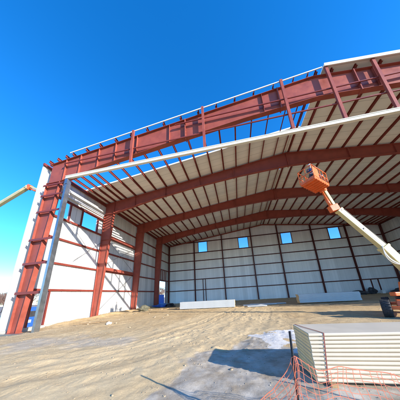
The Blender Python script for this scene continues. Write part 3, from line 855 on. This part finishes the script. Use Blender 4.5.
# ------------------------------------------------------------------ boom lifts
def boom_lift(label, base, yawc, pts, jib, plat, pyaw, tyaw, tx0=-.9):
    bx_, by_, bz_ = base
    L0 = empty('boom_lift', base, label, 'boom lift', 'boom lifts on the site')
    ca, sa = math.cos(yawc), math.sin(yawc)
    def T(x, y, z): return (bx_ + x * ca - y * sa, by_ + x * sa + y * ca, bz_ + z)
    def obox(b, x0, x1, y0, y1, z0, z1, ch=0.0):
        b.hexa([T(x0, y0, z0), T(x1, y0, z0), T(x1, y1, z0), T(x0, y1, z0), T(x0 + ch, y0 + ch * .4, z1), T(x1 - ch, y0 + ch * .4, z1), T(x1 - ch, y1 - ch * .4, z1), T(x0 + ch, y1 - ch * .4, z1)])
    b = MB(); obox(b, -1.55, 1.55, -.55, .55, .42, .92, .12); obox(b, -1.75, -1.3, -.8, .8, .45, .62); obox(b, 1.3, 1.75, -.8, .8, .45, .62)
    b.build('chassis', M_ORANGE, L0, bevel=.03)
    for sx in (-1.45, 1.45):
        for sy in (-.98, .98):
            c = T(sx, sy, .48)
            ax = Vector((-sa, ca, 0))
            w = MB(); w.lathe(c, ax, [(-.2, .26), (-.2, .42), (-.16, .475), (-.08, .49), (.08, .49), (.16, .475), (.2, .42), (.2, .26)], 28)
            for k in range(18):
                an = 2 * math.pi * k / 18
                u_ = Vector((ca, sa, 0)) * math.cos(an) + Vector((0, 0, 1)) * math.sin(an)
                t_ = Vector((ca, sa, 0)) * -math.sin(an) + Vector((0, 0, 1)) * math.cos(an)
                for sd in (-1, 1):
                    p0 = Vector(c) + u_ * .485 + ax * .02 * sd; p1 = Vector(c) + u_ * .465 + ax * .19 * sd + t_ * .07
                    w.bar(p0, p1, .05, .05, up=u_)
            wo = w.build('wheel', M_TYRE, L0)
            r = MB(); r.lathe(c, ax, [(-.15, .25), (-.13, .18), (-.13, .06), (-.19, .05), (.19, .05), (.13, .06), (.13, .18), (.15, .25)], 20)
            r.build('rim', M_WHITE, wo)
    ca, sa = math.cos(tyaw), math.sin(tyaw)
    def T(x, y, z): return (bx_ + x * ca - y * sa, by_ + x * sa + y * ca, bz_ + z)
    b = MB(); b.lathe(T(0, 0, .92), (0, 0, 1), [(0, .5), (.14, .5), (.14, .46), (.2, .46)], 24); b.build('slew_ring', M_DARK, L0)
    b = MB(); obox(b, tx0, 1.5, -.6, -.18, 1.12, 1.95, .12); obox(b, tx0, 1.5, .18, .6, 1.12, 1.95, .12); obox(b, -.85, 1.45, -.18, .18, 1.121, 1.35)
    b.build('turntable', M_ORANGE, L0, bevel=.04)
    b = MB(); obox(b, 1.5, 1.95, -.62, .62, 1.12, 1.8, .08); b.build('counterweight', M_DARK, L0, bevel=.05)
    b = MB(); obox(b, .2, 1.1, -.63, -.605, 1.3, 1.75); b.build('engine_grille', M_GREY, L0)
    # booms: list of (a, b, width, height, colour)
    for a, c, w_, h_, mt in pts:
        b = MB(); b.bar(a, c, w_, h_)
        d = (Vector(c) - Vector(a)).normalized()
        e0 = Vector(c) - d * .18
        b.bar(e0, Vector(c) + d * .01, w_ + .06, h_ + .06)
        b.build('boom', mt, L0, bevel=.03)
    # hoses along the upper boom
    a, c, w_, h_, mt = pts[-1]
    a, c = Vector(a), Vector(c); d = (c - a).normalized(); s = d.cross(Vector((0, 0, 1))).normalized(); t_ = s.cross(d)
    b = MB()
    for off in (-.1, .06):
        b.tube([a + (c - a) * q + t_ * (h_ / 2 + .05 + .02 * math.sin(9 * q)) + s * off for q in np.linspace(-.25, 1.02, 14)], .03, 6)
    b.build('hose', M_DARK, L0)
    # slack cables looped under the outer section, pins and grease marks at its collar
    b = MB()
    for off, sag in ((-.08, .5), (.02, .36), (.1, .28)):
        sd2 = s * (-w_ / 2 - .04) if (s.y > 0) else s * (w_ / 2 + .04)
        b.tube([a + (c - a) * (-.30 + .42 * q) + sd2 - t_ * (h_ * .5 + sag * math.sin(math.pi * q)) + s * off * .3 for q in np.linspace(0, 1, 14)], .018, 6)
    b.build('slack_cable', M_WHITE, L0)
    b = MB()
    for q in (.02, .5, .97):
        for sd3 in (-1, 1):
            b.lathe(a + (c - a) * q + s * sd3 * (w_ / 2 + .005), s * sd3, [(0, .06), (.02, .06), (.03, .035)], 12)
    b.build('boom_pins', M_DARK, L0)
    b = MB()
    sd2 = s * (-(w_ / 2 + .004)) if s.y > 0 else s * (w_ / 2 + .004)
    b.bar(a + (c - a) * .1 + sd2 - t_ * h_ * .2, a + (c - a) * .9 + sd2 - t_ * h_ * .2, .012, .05)
    b.build('cable_tray', M_GREY, L0)
    ja, jb = Vector(jib[0]), Vector(jib[1])
    d = (jb - ja).normalized(); s = d.cross(Vector((0, 0, 1))).normalized(); t_ = s.cross(d).normalized()
    b = MB(); b.bar(ja - t_ * .02, jb - t_ * .02, .2, .2); b.build('jib', M_LCREAM, L0, bevel=.02)
    b = MB(); b.tube([ja - t_ * .26, jb - t_ * .22], .07, 10); b.tube([ja - t_ * .26 + (jb - ja) * .1, ja - t_ * .26 + (jb - ja) * .62], .1, 10); b.build('jib_cylinder', M_ORANGE, L0)
    b = MB(); b.bar(ja - d * .25 - t_ * .15, ja + d * .25 - t_ * .15, .34, .62); b.build('knuckle', M_ORANGE, L0, bevel=.03)
    b = MB(); b.bar(jb - d * .15 - t_ * .1, jb + d * .18 - t_ * .1, .26, .44); b.build('jib_head', M_ORANGE, L0, bevel=.03)
    # platform
    pc = Vector(plat); cp, sp = math.cos(pyaw), math.sin(pyaw)
    def Q(x, y, z): return pc + Vector((x * cp - y * sp, x * sp + y * cp, z))
    hl, hw = 1.0, .48
    b = MB(); b.hexa([Q(-hl, -hw, 0), Q(hl, -hw, 0), Q(hl, hw, 0), Q(-hl, hw, 0), Q(-hl, -hw, .05), Q(hl, -hw, .05), Q(hl, hw, .05), Q(-hl, hw, .05)])
    for k in range(-3, 4): b.bar(Q(k * .3, -hw, -.03), Q(k * .3, hw, -.03), .05, .06)
    P0 = b.build('platform', M_ORANGE, L0)
    b = MB()
    cs = [(-hl, -hw), (hl, -hw), (hl, hw), (-hl, hw)]
    for i in range(4):
        a, c = cs[i], cs[(i + 1) % 4]
        for z in (.58, 1.1): b.tube([Q(*a, z), Q(*c, z)], .028, 8)
        n_ = 4 if i % 2 == 0 else 2
        for k in range(n_):
            x = a[0] + (c[0] - a[0]) * k / n_; y = a[1] + (c[1] - a[1]) * k / n_
            b.tube([Q(x, y, .05), Q(x, y, 1.1)], .026, 8)
        b.bar(Q(*a, .13), Q(*c, .13), .02, .16)
    b.hexa([Q(-hl, -hw - .03, .18), Q(-hl + .7, -hw - .03, .18), Q(-hl + .7, -hw - .012, .18), Q(-hl, -hw - .012, .18), Q(-hl, -hw - .03, .95), Q(-hl + .7, -hw - .03, .95), Q(-hl + .7, -hw - .012, .95), Q(-hl, -hw - .012, .95)])
    # wire mesh infill on the lower half
    for k in range(1, 14):
        x = -hl + 2 * hl * k / 14
        for y in (-hw, hw): b.tube([Q(x, y, .2), Q(x, y, .58)], .008, 4)
    b.build('guard_rail', M_ORANGE, P0)
    b = MB(); b.hexa([Q(hl - .3, -.35, .82), Q(hl - .04, -.35, .82), Q(hl - .04, .35, .82), Q(hl - .3, .35, .82), Q(hl - .26, -.35, 1.08), Q(hl - .04, -.35, 1.14), Q(hl - .04, .35, 1.14), Q(hl - .26, .35, 1.08)])
    b.build('control_box', M_GREY, P0, bevel=.02)
    b = MB(); b.bar(Q(hl, 0, .1), Q(hl + .35, 0, .1), .3, .3); b.bar(Q(hl + .03, 0, .1), Q(hl + .03, 0, .75), .3, .1); b.build('platform_bracket', M_ORANGE, L0, bevel=.02)
    return L0, Q

RB = (28.35, 1.55, gz(28.35, 1.55))
LIFT, QP = boom_lift('orange boom lift with cream telescopic boom raised inside the open hangar front', RB, .92,
    [((29.55, 2.06, 2.28), (28.3, 1.86, 4.35), .42, .52, M_LCREAM), ((28.5, 1.89, 4.05), (26.12, 1.52, 7.3), .32, .38, M_LCREAM)],
    ((25.98, 1.5, 7.5), (25.55, 1.45, 9.1)), (24.55, .62, 9.0), .7, .2, .3)
LB = (-24.5, 3.5, gz(-24.5, 3.5))
boom_lift('cream and orange boom lift reaching up outside the long wall', LB, math.pi + .1,
    [((-23.2, 3.2, 1.75), (-24.3, 2.4, 7.2), .5, .6, M_LCREAM), ((-24.3, 2.1, 7.15), (-14.5, 2.04, 11.6), .45, .6, M_LCREAM), ((-15.0, 2.04, 11.37), (-5.62, 2.0, 15.63), .34, .42, M_LCREAM)],
    ((-5.4, 2.0, 15.72), (-3.55, 2.0, 14.75)), (-2.3, 2.0, 13.9), math.pi, math.pi + .1)

# ------------------------------------------------------------------ person in the platform
def skin_chain(name, verts, edges, radii, mat, parent=None, loc=(0, 0, 0), sub=1, root=0):
    me = bpy.data.meshes.new(name)
    me.from_pydata([Vector(v) for v in verts], edges, [])
    me.materials.append(mat)
    o = bpy.data.objects.new(name, me)
    COL.objects.link(o)
    if parent is not None: o.parent = parent
    o.location = loc
    m = o.modifiers.new('skin', 'SKIN')
    m.use_smooth_shade = True
    sk = me.skin_vertices[0].data
    for i, r in enumerate(radii):
        sk[i].radius = (r, r) if not isinstance(r, tuple) else r
        sk[i].use_root = i == root
    s = o.modifiers.new('sub', 'SUBSURF'); s.levels = sub; s.render_levels = sub
    return o

def hand(V, E, R, wrist_i, d, side, palm_n):
    """five separate bent fingers grown from the palm"""
    w = Vector(V[wrist_i]); d = Vector(d).normalized(); s = Vector(side).normalized(); n = Vector(palm_n).normalized()
    V.append(w + d * .075); E.append((wrist_i, len(V) - 1)); R.append((.036, .018)); p = len(V) - 1
    for k, (o, l) in enumerate(((-.033, .062), (-.011, .075), (.011, .07), (.033, .055))):
        prev = p
        base = w + d * .09 + s * o
        for j, q in enumerate((0.0, .5, 1.0)):
            V.append(base + d * (l * q * .8) + n * (l * .55 * q * q)); E.append((prev, len(V) - 1)); R.append(.0095 - .0015 * j); prev = len(V) - 1
    prev = p
    for j, q in enumerate((.3, .7, 1.0)):
        V.append(w + d * (.03 + .045 * q) - s * (.035 + .03 * q) + n * .02 * q); E.append((prev, len(V) - 1)); R.append(.011 - .001 * j); prev = len(V) - 1

def person(loc, facing, label):
    """standing, forearms forward on the rail"""
    c, s_ = math.cos(facing), math.sin(facing)
    F = Vector((c, s_, 0)); S = Vector((-s_, c, 0)); U = Vector((0, 0, 1))
    def P(f, s, u): return F * f + S * s + U * u
    V = [P(0, 0, .95), P(.0, 0, 1.12), P(-.01, 0, 1.32), P(-.01, 0, 1.46), P(.01, 0, 1.53), P(.03, 0, 1.62), P(.035, 0, 1.70), P(.02, 0, 1.76)]
    E = [(i, i + 1) for i in range(7)]
    R = [(.15, .11), (.135, .10), (.17, .11), (.10, .07), .056, (.072, .088), (.078, .095), (.05, .06)]
    for sd in (-1, 1):
        i = len(V)
        V += [P(0, .1 * sd, .88), P(.02, .11 * sd, .50), P(0, .12 * sd, .10), P(.02, .12 * sd, .05), P(.16, .14 * sd, .04)]
        E += [(0, i), (i, i + 1), (i + 1, i + 2), (i + 2, i + 3), (i + 3, i + 4)]
        R += [.085, .058, .042, .045, .035]
        i = len(V)
        V += [P(-.01, .19 * sd, 1.41), P(.06, .25 * sd, 1.17), P(.30, .22 * sd, 1.14)]
        E += [(2, i), (i, i + 1), (i + 1, i + 2)]
        R += [.06, .043, .028]
        hand(V, E, R, i + 2, F - U * .1, S * sd, -U)
    skin_m = painted('skin', (0.46, 0.26, 0.18), .5, .08, 20)
    body = skin_chain('person', V, E, R, skin_m, loc=loc)
    tag(body, label, 'person')
    navy = painted('navy_jacket', (0.02, 0.035, 0.11), .8, .2, 8); jean = painted('work_trousers', (0.05, 0.06, 0.09), .85, .2, 8)
    V = [P(0, 0, .92), P(0, 0, 1.12), P(-.01, 0, 1.32), P(-.01, 0, 1.45), P(0, 0, 1.49)]; E = [(0, 1), (1, 2), (2, 3), (3, 4)]; R = [(.17, .13), (.155, .12), (.185, .125), (.11, .08), .07]
    for sd in (-1, 1):
        i = len(V); V += [P(-.01, .19 * sd, 1.41), P(.06, .25 * sd, 1.17), P(.28, .222 * sd, 1.142)]; E += [(2, i), (i, i + 1), (i + 1, i + 2)]; R += [.073, .056, .042]
    skin_chain('jacket', V, E, R, navy, body)
    V = [P(0, 0, .95)]; E = []; R = [(.155, .118)]
    for sd in (-1, 1):
        i = len(V); V += [P(0, .1 * sd, .86), P(.02, .11 * sd, .5), P(0, .12 * sd, .09)]; E += [(0, i), (i, i + 1), (i + 1, i + 2)]; R += [.098, .075, .062]
    skin_chain('trousers', V, E, R, jean, body)
    b = MB(); b.lathe(Vector(loc) + P(.03, 0, 1.70), U, [(0, .125), (.012, .125), (.015, .118), (.06, .112), (.1, .085), (.125, .03)], 20)
    b.build('hard_hat', M_WHITE, body)
    h = Vector(loc)
    for sd in (-1, 1):
        b = MB(); b.lathe(h + P(.105, .032 * sd, 1.655), F, [(0, .011), (.008, .011), (.012, .006)], 10); b.build('eye', M_DARK, body)
    b = MB(); b.bar(h + P(.112, 0, 1.66), h + P(.135, 0, 1.615), .028, .02, w2=.034); b.build('nose', skin_m, body, bevel=.006)
    b = MB(); b.bar(h + P(.108, -.025, 1.585), h + P(.108, .025, 1.585), .012, .010); b.build('mouth', M_STRAP, body)
    for sd in (-1, 1):
        b = MB(); q = h + P(.02, .083 * sd, 1.645); b.bar(q - U * .03, q + U * .03, .02, .035); b.build('ear', skin_m, body, bevel=.006)
    return body
person(QP(-.05, -.02, .055), -1.9, 'person in a dark navy jacket and white hard hat standing on the raised orange platform')

# ------------------------------------------------------------------ net fence in the foreground
POST = (18.925, -7.86)
zp = gz(*POST)
b = MB()
p0, p1 = Vector((POST[0], POST[1], zp - .12)), Vector((19.0, -7.86, 1.26))
b.bar(p0, p1, .036, .005); b.bar(p0 + Vector((0, .016, 0)), p1 + Vector((0, .016, 0)), .005, .032)
for k in range(20):
    q = p0.lerp(p1, .2 + k * .039) - Vector((0, .006, 0)); b.box(q.x - .008, q.x + .008, q.y - .010, q.y + .001, q.z - .006, q.z + .006)
tag(b.build('fence_post', M_DARK, loc=(POST[0], POST[1], zp)), 'thin black steel fence post holding up the orange net', 'fence post')
NT = [(-.62, .32), (-.49, .42), (-.31, .52), (-.22, .65), (-.08, .84), (0, .96), (.15, .87), (.26, .82), (.39, .815), (.57, .82), (.79, .79), (1.0, .77), (1.23, .74), (1.7, .72), (2.3, .78), (3.2, 1.0)]
def net_top(u):
    return float(np.interp(u, [p[0] for p in NT], [p[1] for p in NT])) + .008 * math.sin(17 * u)
def net_pt(u, v):
    """v 0 top .. 1 foot"""
    g = gz(18.97 + u, -7.95) + .015
    t = max(net_top(u), g + .03)
    z = t + (g - t) * v
    bunch = math.exp(-(u / .2) ** 2)
    x = 18.975 + u * (1 - .3 * bunch * (1 - v)) + .02 * math.sin(9 * v + 4 * u)
    y = -7.865 - .14 * v - .06 * math.sin(5 * u + 2.2 * v) * (.3 + v) * (1 - bunch) - .04 * math.sin(11 * u + 1) * v * v
    z += .012 * math.sin(13 * u + 5 * v)
    return Vector((x, y, max(z, g)))
b = MB()
wv = random.Random(5)
for i, u in enumerate(np.arange(-.62, 3.2, .08)):
    u = u + wv.uniform(-.025, .025)
    pts = [net_pt(u + .014 * math.sin(9 * v + i), v) for v in np.linspace(0, 1, 14)]
    for p, q in zip(pts, pts[1:]): b.bar(p, q, .0055, .0025, up=(0, 1, 0))
for v in np.linspace(0, 1, 13):
    pts = [net_pt(u, min(1, max(0, v + .025 * math.sin(6 * u + 4 * v)))) for u in np.arange(-.62, 3.2, .05)]
    for p, q in zip(pts, pts[1:]): b.bar(p, q, .0025, .006 if v > 0 else .010)
# twisted-up folds of mesh hanging off the post
for k in range(4):
    w0 = wv.uniform(-.06, .06)
    pts = [Vector((18.985 + w0 * q + .03 * math.sin(7 * q + k), -7.885 - .05 * q, .95 - .8 * q)) for q in np.linspace(0, 1, 12)]
    for p, q in zip(pts, pts[1:]): b.bar(p, q, .008, .004)
tag(b.build('safety_net', M_NET, loc=(18.98, -7.86, 0)), 'orange plastic mesh barrier sagging in front of the cream panels', 'net fence')
b = MB(); b.bar((22.2, -7.9, gz(22.2, -7.9) - .1), (22.22, -7.88, 1.25), .034, .03)
tag(b.build('fence_post', M_DARK, loc=(22.2, -7.9, 0)), 'second black fence post beyond the cream stack end', 'fence post')

# ------------------------------------------------------------------ things outside the openings
C0 = empty('shipping_container', (-6.5, 36, gz(-6.5, 36)), 'blue shipping container seen through the doorway at the far end of the long wall', 'container')
zc = C0.location.z
b = MB()
x0, x1, y0, y1, h = -7.7, -5.3, 33.0, 39.0, 2.75
prof = []
n = 30
for k in range(n):
    ya = y0 + (y1 - y0) * k / n
    st = (y1 - y0) / n
    prof += [(ya, 0.0), (ya + st * .3, .0), (ya + st * .5, .05), (ya + st * .8, .05)]
pr = [(x1 - q, y) for y, q in prof] + [(x1, y1), (x0, y1)] + [(x0 + q, y) for y, q in reversed(prof)]
b.prism(pr, 'z', zc + .15, zc + h)
b.build('container_wall', M_BLUE, C0)
b = MB()
for x in (x0, x1):
    for y in (y0, y1): b.box(x - .06, x + .06, y - .06, y + .06, zc, zc + h + .03)
for z in (zc + .08, zc + h):
    for x in (x0, x1): b.box(x - .05, x + .05, y0, y1, z - .06, z + .06)
    for y in (y0, y1): b.box(x0, x1, y - .05, y + .05, z - .055, z + .055)
b.build('container_frame', M_BLUE, C0)
b = MB()
for x in (x0 + .55, x0 + .95, x1 - .95, x1 - .55): b.tube([(x, y0 - .07, zc + .2), (x, y0 - .07, zc + h - .1)], .022, 6)
b.build('locking_bars', M_GALV, C0)

cx, cy = -1.1, 2.15
zc = gz(cx, cy)
C1 = empty('generator_cabinet', (cx, cy, zc), 'blue machine cabinet standing outside the small doorway near the front corner', 'machine')
b = MB(); b.box(cx - .5, cx + .5, cy - .7, cy + .7, zc + .2, zc + 1.95); b.build('cabinet', M_BLUE, C1, bevel=.06)
b = MB(); b.box(cx + .503, cx + .52, cy - .5, cy + .1, zc + 1.1, zc + 1.6)
for k in range(5): b.box(cx + .51, cx + .54, cy - .48, cy + .08, zc + 1.12 + .1 * k, zc + 1.15 + .1 * k)
b.build('vent', M_DARK, C1)
b = MB(); b.box(cx + .503, cx + .515, cy - .45, cy - .1, zc + .62, zc + .86); b.build('plate', M_WHITE, C1)
b = MB(); b.box(cx - .45, cx + .45, cy - .75, cy - .55, zc - .05, zc + .19); b.box(cx - .45, cx + .45, cy + .55, cy + .75, zc - .05, zc + .19); b.build('skid', M_DARK, C1)
b = MB(); b.tube([(cx - .2, cy - .3, zc + 1.9), (cx - .2, cy - .3, zc + 2.3)], .05, 10); b.build('exhaust', M_DARK, C1)

# ------------------------------------------------------------------ debris
def lump(name, c, r, mat, label, cat, group=None, seed=0, sub=2, rough=.35):
    bm = bmesh.new()
    bmesh.ops.create_icosphere(bm, subdivisions=sub, radius=1)
    rr = random.Random(seed)
    ph = [rr.uniform(0, 6.28) for _ in range(6)]
    for v in bm.verts:
        p = v.co
        k = 1 + rough * (math.sin(2.3 * p.x + ph[0]) * math.sin(2.7 * p.y + ph[1]) + .6 * math.sin(5.1 * p.z + ph[2] + 3 * p.x)) + rr.uniform(-.08, .08)
        v.co = Vector((p.x * r[0], p.y * r[1], p.z * r[2])) * k
    me = bpy.data.meshes.new(name); bm.to_mesh(me); bm.free(); me.materials.append(mat)
    o = bpy.data.objects.new(name, me); COL.objects.link(o)
    o.location = (c[0], c[1], gz(c[0], c[1]) + r[2] * (c[2] if len(c) > 2 else .45))
    o.rotation_euler.z = rr.uniform(0, 6.28)
    return tag(o, label, cat, group)
lump('white_bag', (8.0, 1.5), (.18, .15, .12), M_BAG, 'white sack dropped on the soil near the second red column', 'sack', seed=3)
lump('blue_tarp', (2.6, 21.0), (1.6, 1.3, .35), M_TARP, 'crumpled blue tarp on the floor by the far doorway', 'tarp', seed=4, sub=3)
lump('dark_tarp', (4.9, 20.4), (1.7, .8, .4), M_DARK, 'black plastic heap on the floor beside the blue tarp', 'tarp', seed=5, sub=3)
lump('debris_heap', (4.0, 12.9), (.9, .6, .42), painted('rubbish', (0.12, 0.11, 0.07), .9, .5, 5, bump=.5), 'dark heap of rubbish at the foot of the third column', 'debris', seed=6, sub=3)
for i in range(34):
    y = random.uniform(-.8, 15); x = random.uniform(.6, 6.5) if i % 3 else random.uniform(6, 12)
    s = random.uniform(.05, .15)
    lump('rock', (x, y), (s, s * random.uniform(.6, 1), s * random.uniform(.5, .8)), M_ROCK, 'loose tan rock on the soil along the long wall', 'rock', 'loose rocks along the long wall', seed=50 + i, sub=1)
for i, (x, y, a, l) in enumerate(((5.2, 14.2, .3, 2.4), (6.0, 15.0, -.2, 1.8), (7.0, 13.6, 1.1, 1.5), (5.6, 1.9, .25, 1.9), (6.4, 2.6, .1, 1.2))):
    b = MB(); z = gz(x, y) + .06
    d = Vector((math.cos(a), math.sin(a), 0)) * l / 2
    b.bar(Vector((x, y, z)) - d, Vector((x, y, z + .03)) + d, .14, .045)
    tag(b.build('plank', M_TIMBER, loc=(x, y, z)), ['longest plank near the third red column', 'plank lying between the debris and the blue tarp', 'plank lying crosswise on the hall floor', 'plank half buried by the second red column', 'short plank near the white sack'][i], 'plank', 'planks lying on the soil')
b = MB(); z = gz(47.1, 28.9); b.box(46.85, 47.4, 28.6, 29.1, z, z + .6); b.box(46.83, 47.42, 28.58, 29.12, z + .6, z + .66)
tag(b.build('white_box', M_WHITE, loc=(47.1, 28.9, z), bevel=.02), 'small white box by the back wall between two door studs', 'box')
for i, (x, y, sx, sy, sz) in enumerate(((42.5, 28.5, 1.6, .8, .5), (45.2, 28.9, .8, .6, .8), (50, 28.6, 1.4, .7, .55))):
    lump('dark_tarp', (x, y), (sx, sy, sz), M_DARK, ['dark covered pile along the back wall behind the pale stack', 'dark covered pile next to the white box', 'dark covered pile in the far corner behind the lift'][i], 'tarp', 'dark piles along the back wall', seed=90 + i, sub=3)

# small stones spread over the site
N_ST = 5200
tmpb = bmesh.new(); bmesh.ops.create_icosphere(tmpb, subdivisions=1, radius=1.0)
tmpb.verts.ensure_lookup_table()
iv = np.array([v.co[:] for v in tmpb.verts]); ifc = np.array([[v.index for v in f.verts] for f in tmpb.faces]); tmpb.free()
q = rng.random(N_ST)
X_ = np.where(q < .5, rng.normal(14.5, 4.5, N_ST), np.where(q < .75, rng.uniform(.6, 5.5, N_ST), rng.uniform(4, 30, N_ST)))
Y_ = np.where(q < .5, rng.normal(-3.4, 2.4, N_ST), np.where(q < .75, rng.uniform(-1, 17, N_ST), rng.uniform(-8, 12, N_ST)))
Y_ = np.maximum(Y_, -8.5)
rad = np.where(q < .5, np.abs(rng.normal(0, .007, N_ST)) + .004, np.abs(rng.normal(0, .014, N_ST)) + .007)
sc_ = np.stack([rng.uniform(.7, 1.4, N_ST), rng.uniform(.7, 1.2, N_ST), rng.uniform(.45, .8, N_ST)], -1)
an = rng.uniform(0, 6.28, N_ST)
pts = iv[None] * (1 + rng.uniform(-.22, .22, (N_ST, len(iv), 1))) * sc_[:, None, :] * rad[:, None, None]
ca, sa = np.cos(an)[:, None], np.sin(an)[:, None]
pts = np.stack([pts[..., 0] * ca - pts[..., 1] * sa, pts[..., 0] * sa + pts[..., 1] * ca, pts[..., 2]], -1)
pts += np.stack([X_, Y_, ground_h(X_, Y_) + .002], -1)[:, None, :]
def np_mesh(name, V, F):
    me = bpy.data.meshes.new(name); k = F.shape[1]
    me.vertices.add(len(V)); me.vertices.foreach_set('co', V.astype(np.float32).ravel())
    me.loops.add(F.size); me.loops.foreach_set('vertex_index', F.astype(np.int32).ravel())
    me.polygons.add(len(F)); me.polygons.foreach_set('loop_start', np.arange(len(F), dtype=np.int32) * k); me.polygons.foreach_set('loop_total', np.full(len(F), k, np.int32))
    me.update(calc_edges=True)
    return me
me = np_mesh('gravel', pts.reshape(-1, 3), (ifc[None] + (np.arange(N_ST) * len(iv))[:, None, None]).reshape(-1, 3)); me.materials.append(M_ROCK)
o = bpy.data.objects.new('gravel', me); COL.objects.link(o)
tag(o, 'loose stones scattered over the tan soil', 'gravel', kind='stuff')

# ------------------------------------------------------------------ bare trees beyond the field
def tree_mesh(seed, h, deep=4):
    rr = random.Random(seed)
    T, C = MB(), MB()
    def branch(p, d, l, r, lev):
        p = Vector(p); n = 3 if lev < 2 else 2
        pts = [p]; dd = Vector(d)
        for k in range(n):
            dd = (dd + Vector((rr.uniform(-.22, .22), rr.uniform(-.22, .22), rr.uniform(-.05, .16)))).normalized()
            pts.append(pts[-1] + dd * l / n)
        rs = [r * (1 - .55 * k / n) for k in range(n + 1)]
        (T if lev == 0 else C).tube(pts, rs, 5 if lev < 2 else 3, cap=False)
        if lev >= deep: return
        m = (7, 5, 5, 4)[lev]
        for k in range(m):
            t = rr.uniform(.3 if lev == 0 else .2, 1)
            i = min(int(t * n), n - 1)
            q = pts[i].lerp(pts[i + 1], t * n - i)
            an = rr.uniform(0, 6.28); tilt = rr.uniform(.45, .95)
            s = dd.cross(Vector((math.cos(an), math.sin(an), .3))).normalized()
            nd = (dd * math.cos(tilt) + s * math.sin(tilt)).normalized()
            branch(q, nd, l * rr.uniform(.45, .68), max(rs[i] * .55, .022), lev + 1)
    branch((0, 0, -.2), (0, 0, 1), h * .55, h * .018, 0)
    return T, C
TR = []
for i in range(3):
    T, C = tree_mesh(100 + i, 9.0)
    r = empty('bare_tree', (-60, 20, 0), '', 'tree', 'bare trees beyond the field')
    r.location = (0, 0, 0)
    T.build('trunk', M_BARK, r); C.build('crown', M_TWIG, r)
    TR.append(r)
spots = []
for i in range(16):
    th = 1.30 - i * .062
    D = random.uniform(78, 96)
    spots.append((18.3 - D * math.sin(th), -10.6 + D * math.cos(th)))
lab = ['tallest', 'broad', 'slender']
for i, (x, y) in enumerate(spots):
    o = TR[i] if i < 3 else copy_tree(TR[i % 3])
    o.location = (x, y, gz(x, y) - .1)
    o.rotation_euler.z = random.uniform(0, 6.28)
    s = random.uniform(.8, 1.15); o.scale = (s, s, s)
    o['label'] = 'bare brown winter tree at the far edge of the field'
# far-off wood, one mass
T, C = tree_mesh(300, 9.5, 4)
def tris(bm):
    bmesh.ops.triangulate(bm, faces=bm.faces[:])
    bm.verts.index_update()
    r = np.array([v.co[:] for v in bm.verts]), np.array([[v.index for v in f.verts] for f in bm.faces])
    bm.free()
    return r
v1, f1 = tris(T.bm); v2, f2 = tris(C.bm)
vco = np.concatenate([v1, v2]); fco = np.concatenate([f1, f2 + len(v1)])
allv, allf = [], []
for i in range(230):
    th = random.uniform(.1, 1.6) if i % 2 else random.uniform(1.0, 1.5); D = random.uniform(105, 150)
    x, y = 18.3 - D * math.sin(th), -10.6 + D * math.cos(th)
    a = random.uniform(0, 6.28); s = random.uniform(.8, 1.25)
    Rm = np.array([[math.cos(a), -math.sin(a), 0], [math.sin(a), math.cos(a), 0], [0, 0, 1]]) * s
    allv.append(vco @ Rm.T + np.array([x, y, gz(x, y)])); allf.append(fco + i * len(vco))
me = np_mesh('distant_wood', np.concatenate(allv), np.concatenate(allf)); me.materials.append(M_TWIG)
o = bpy.data.objects.new('distant_wood', me); COL.objects.link(o)
tag(o, 'far-off leafless brown wood along the horizon', 'wood', kind='stuff')
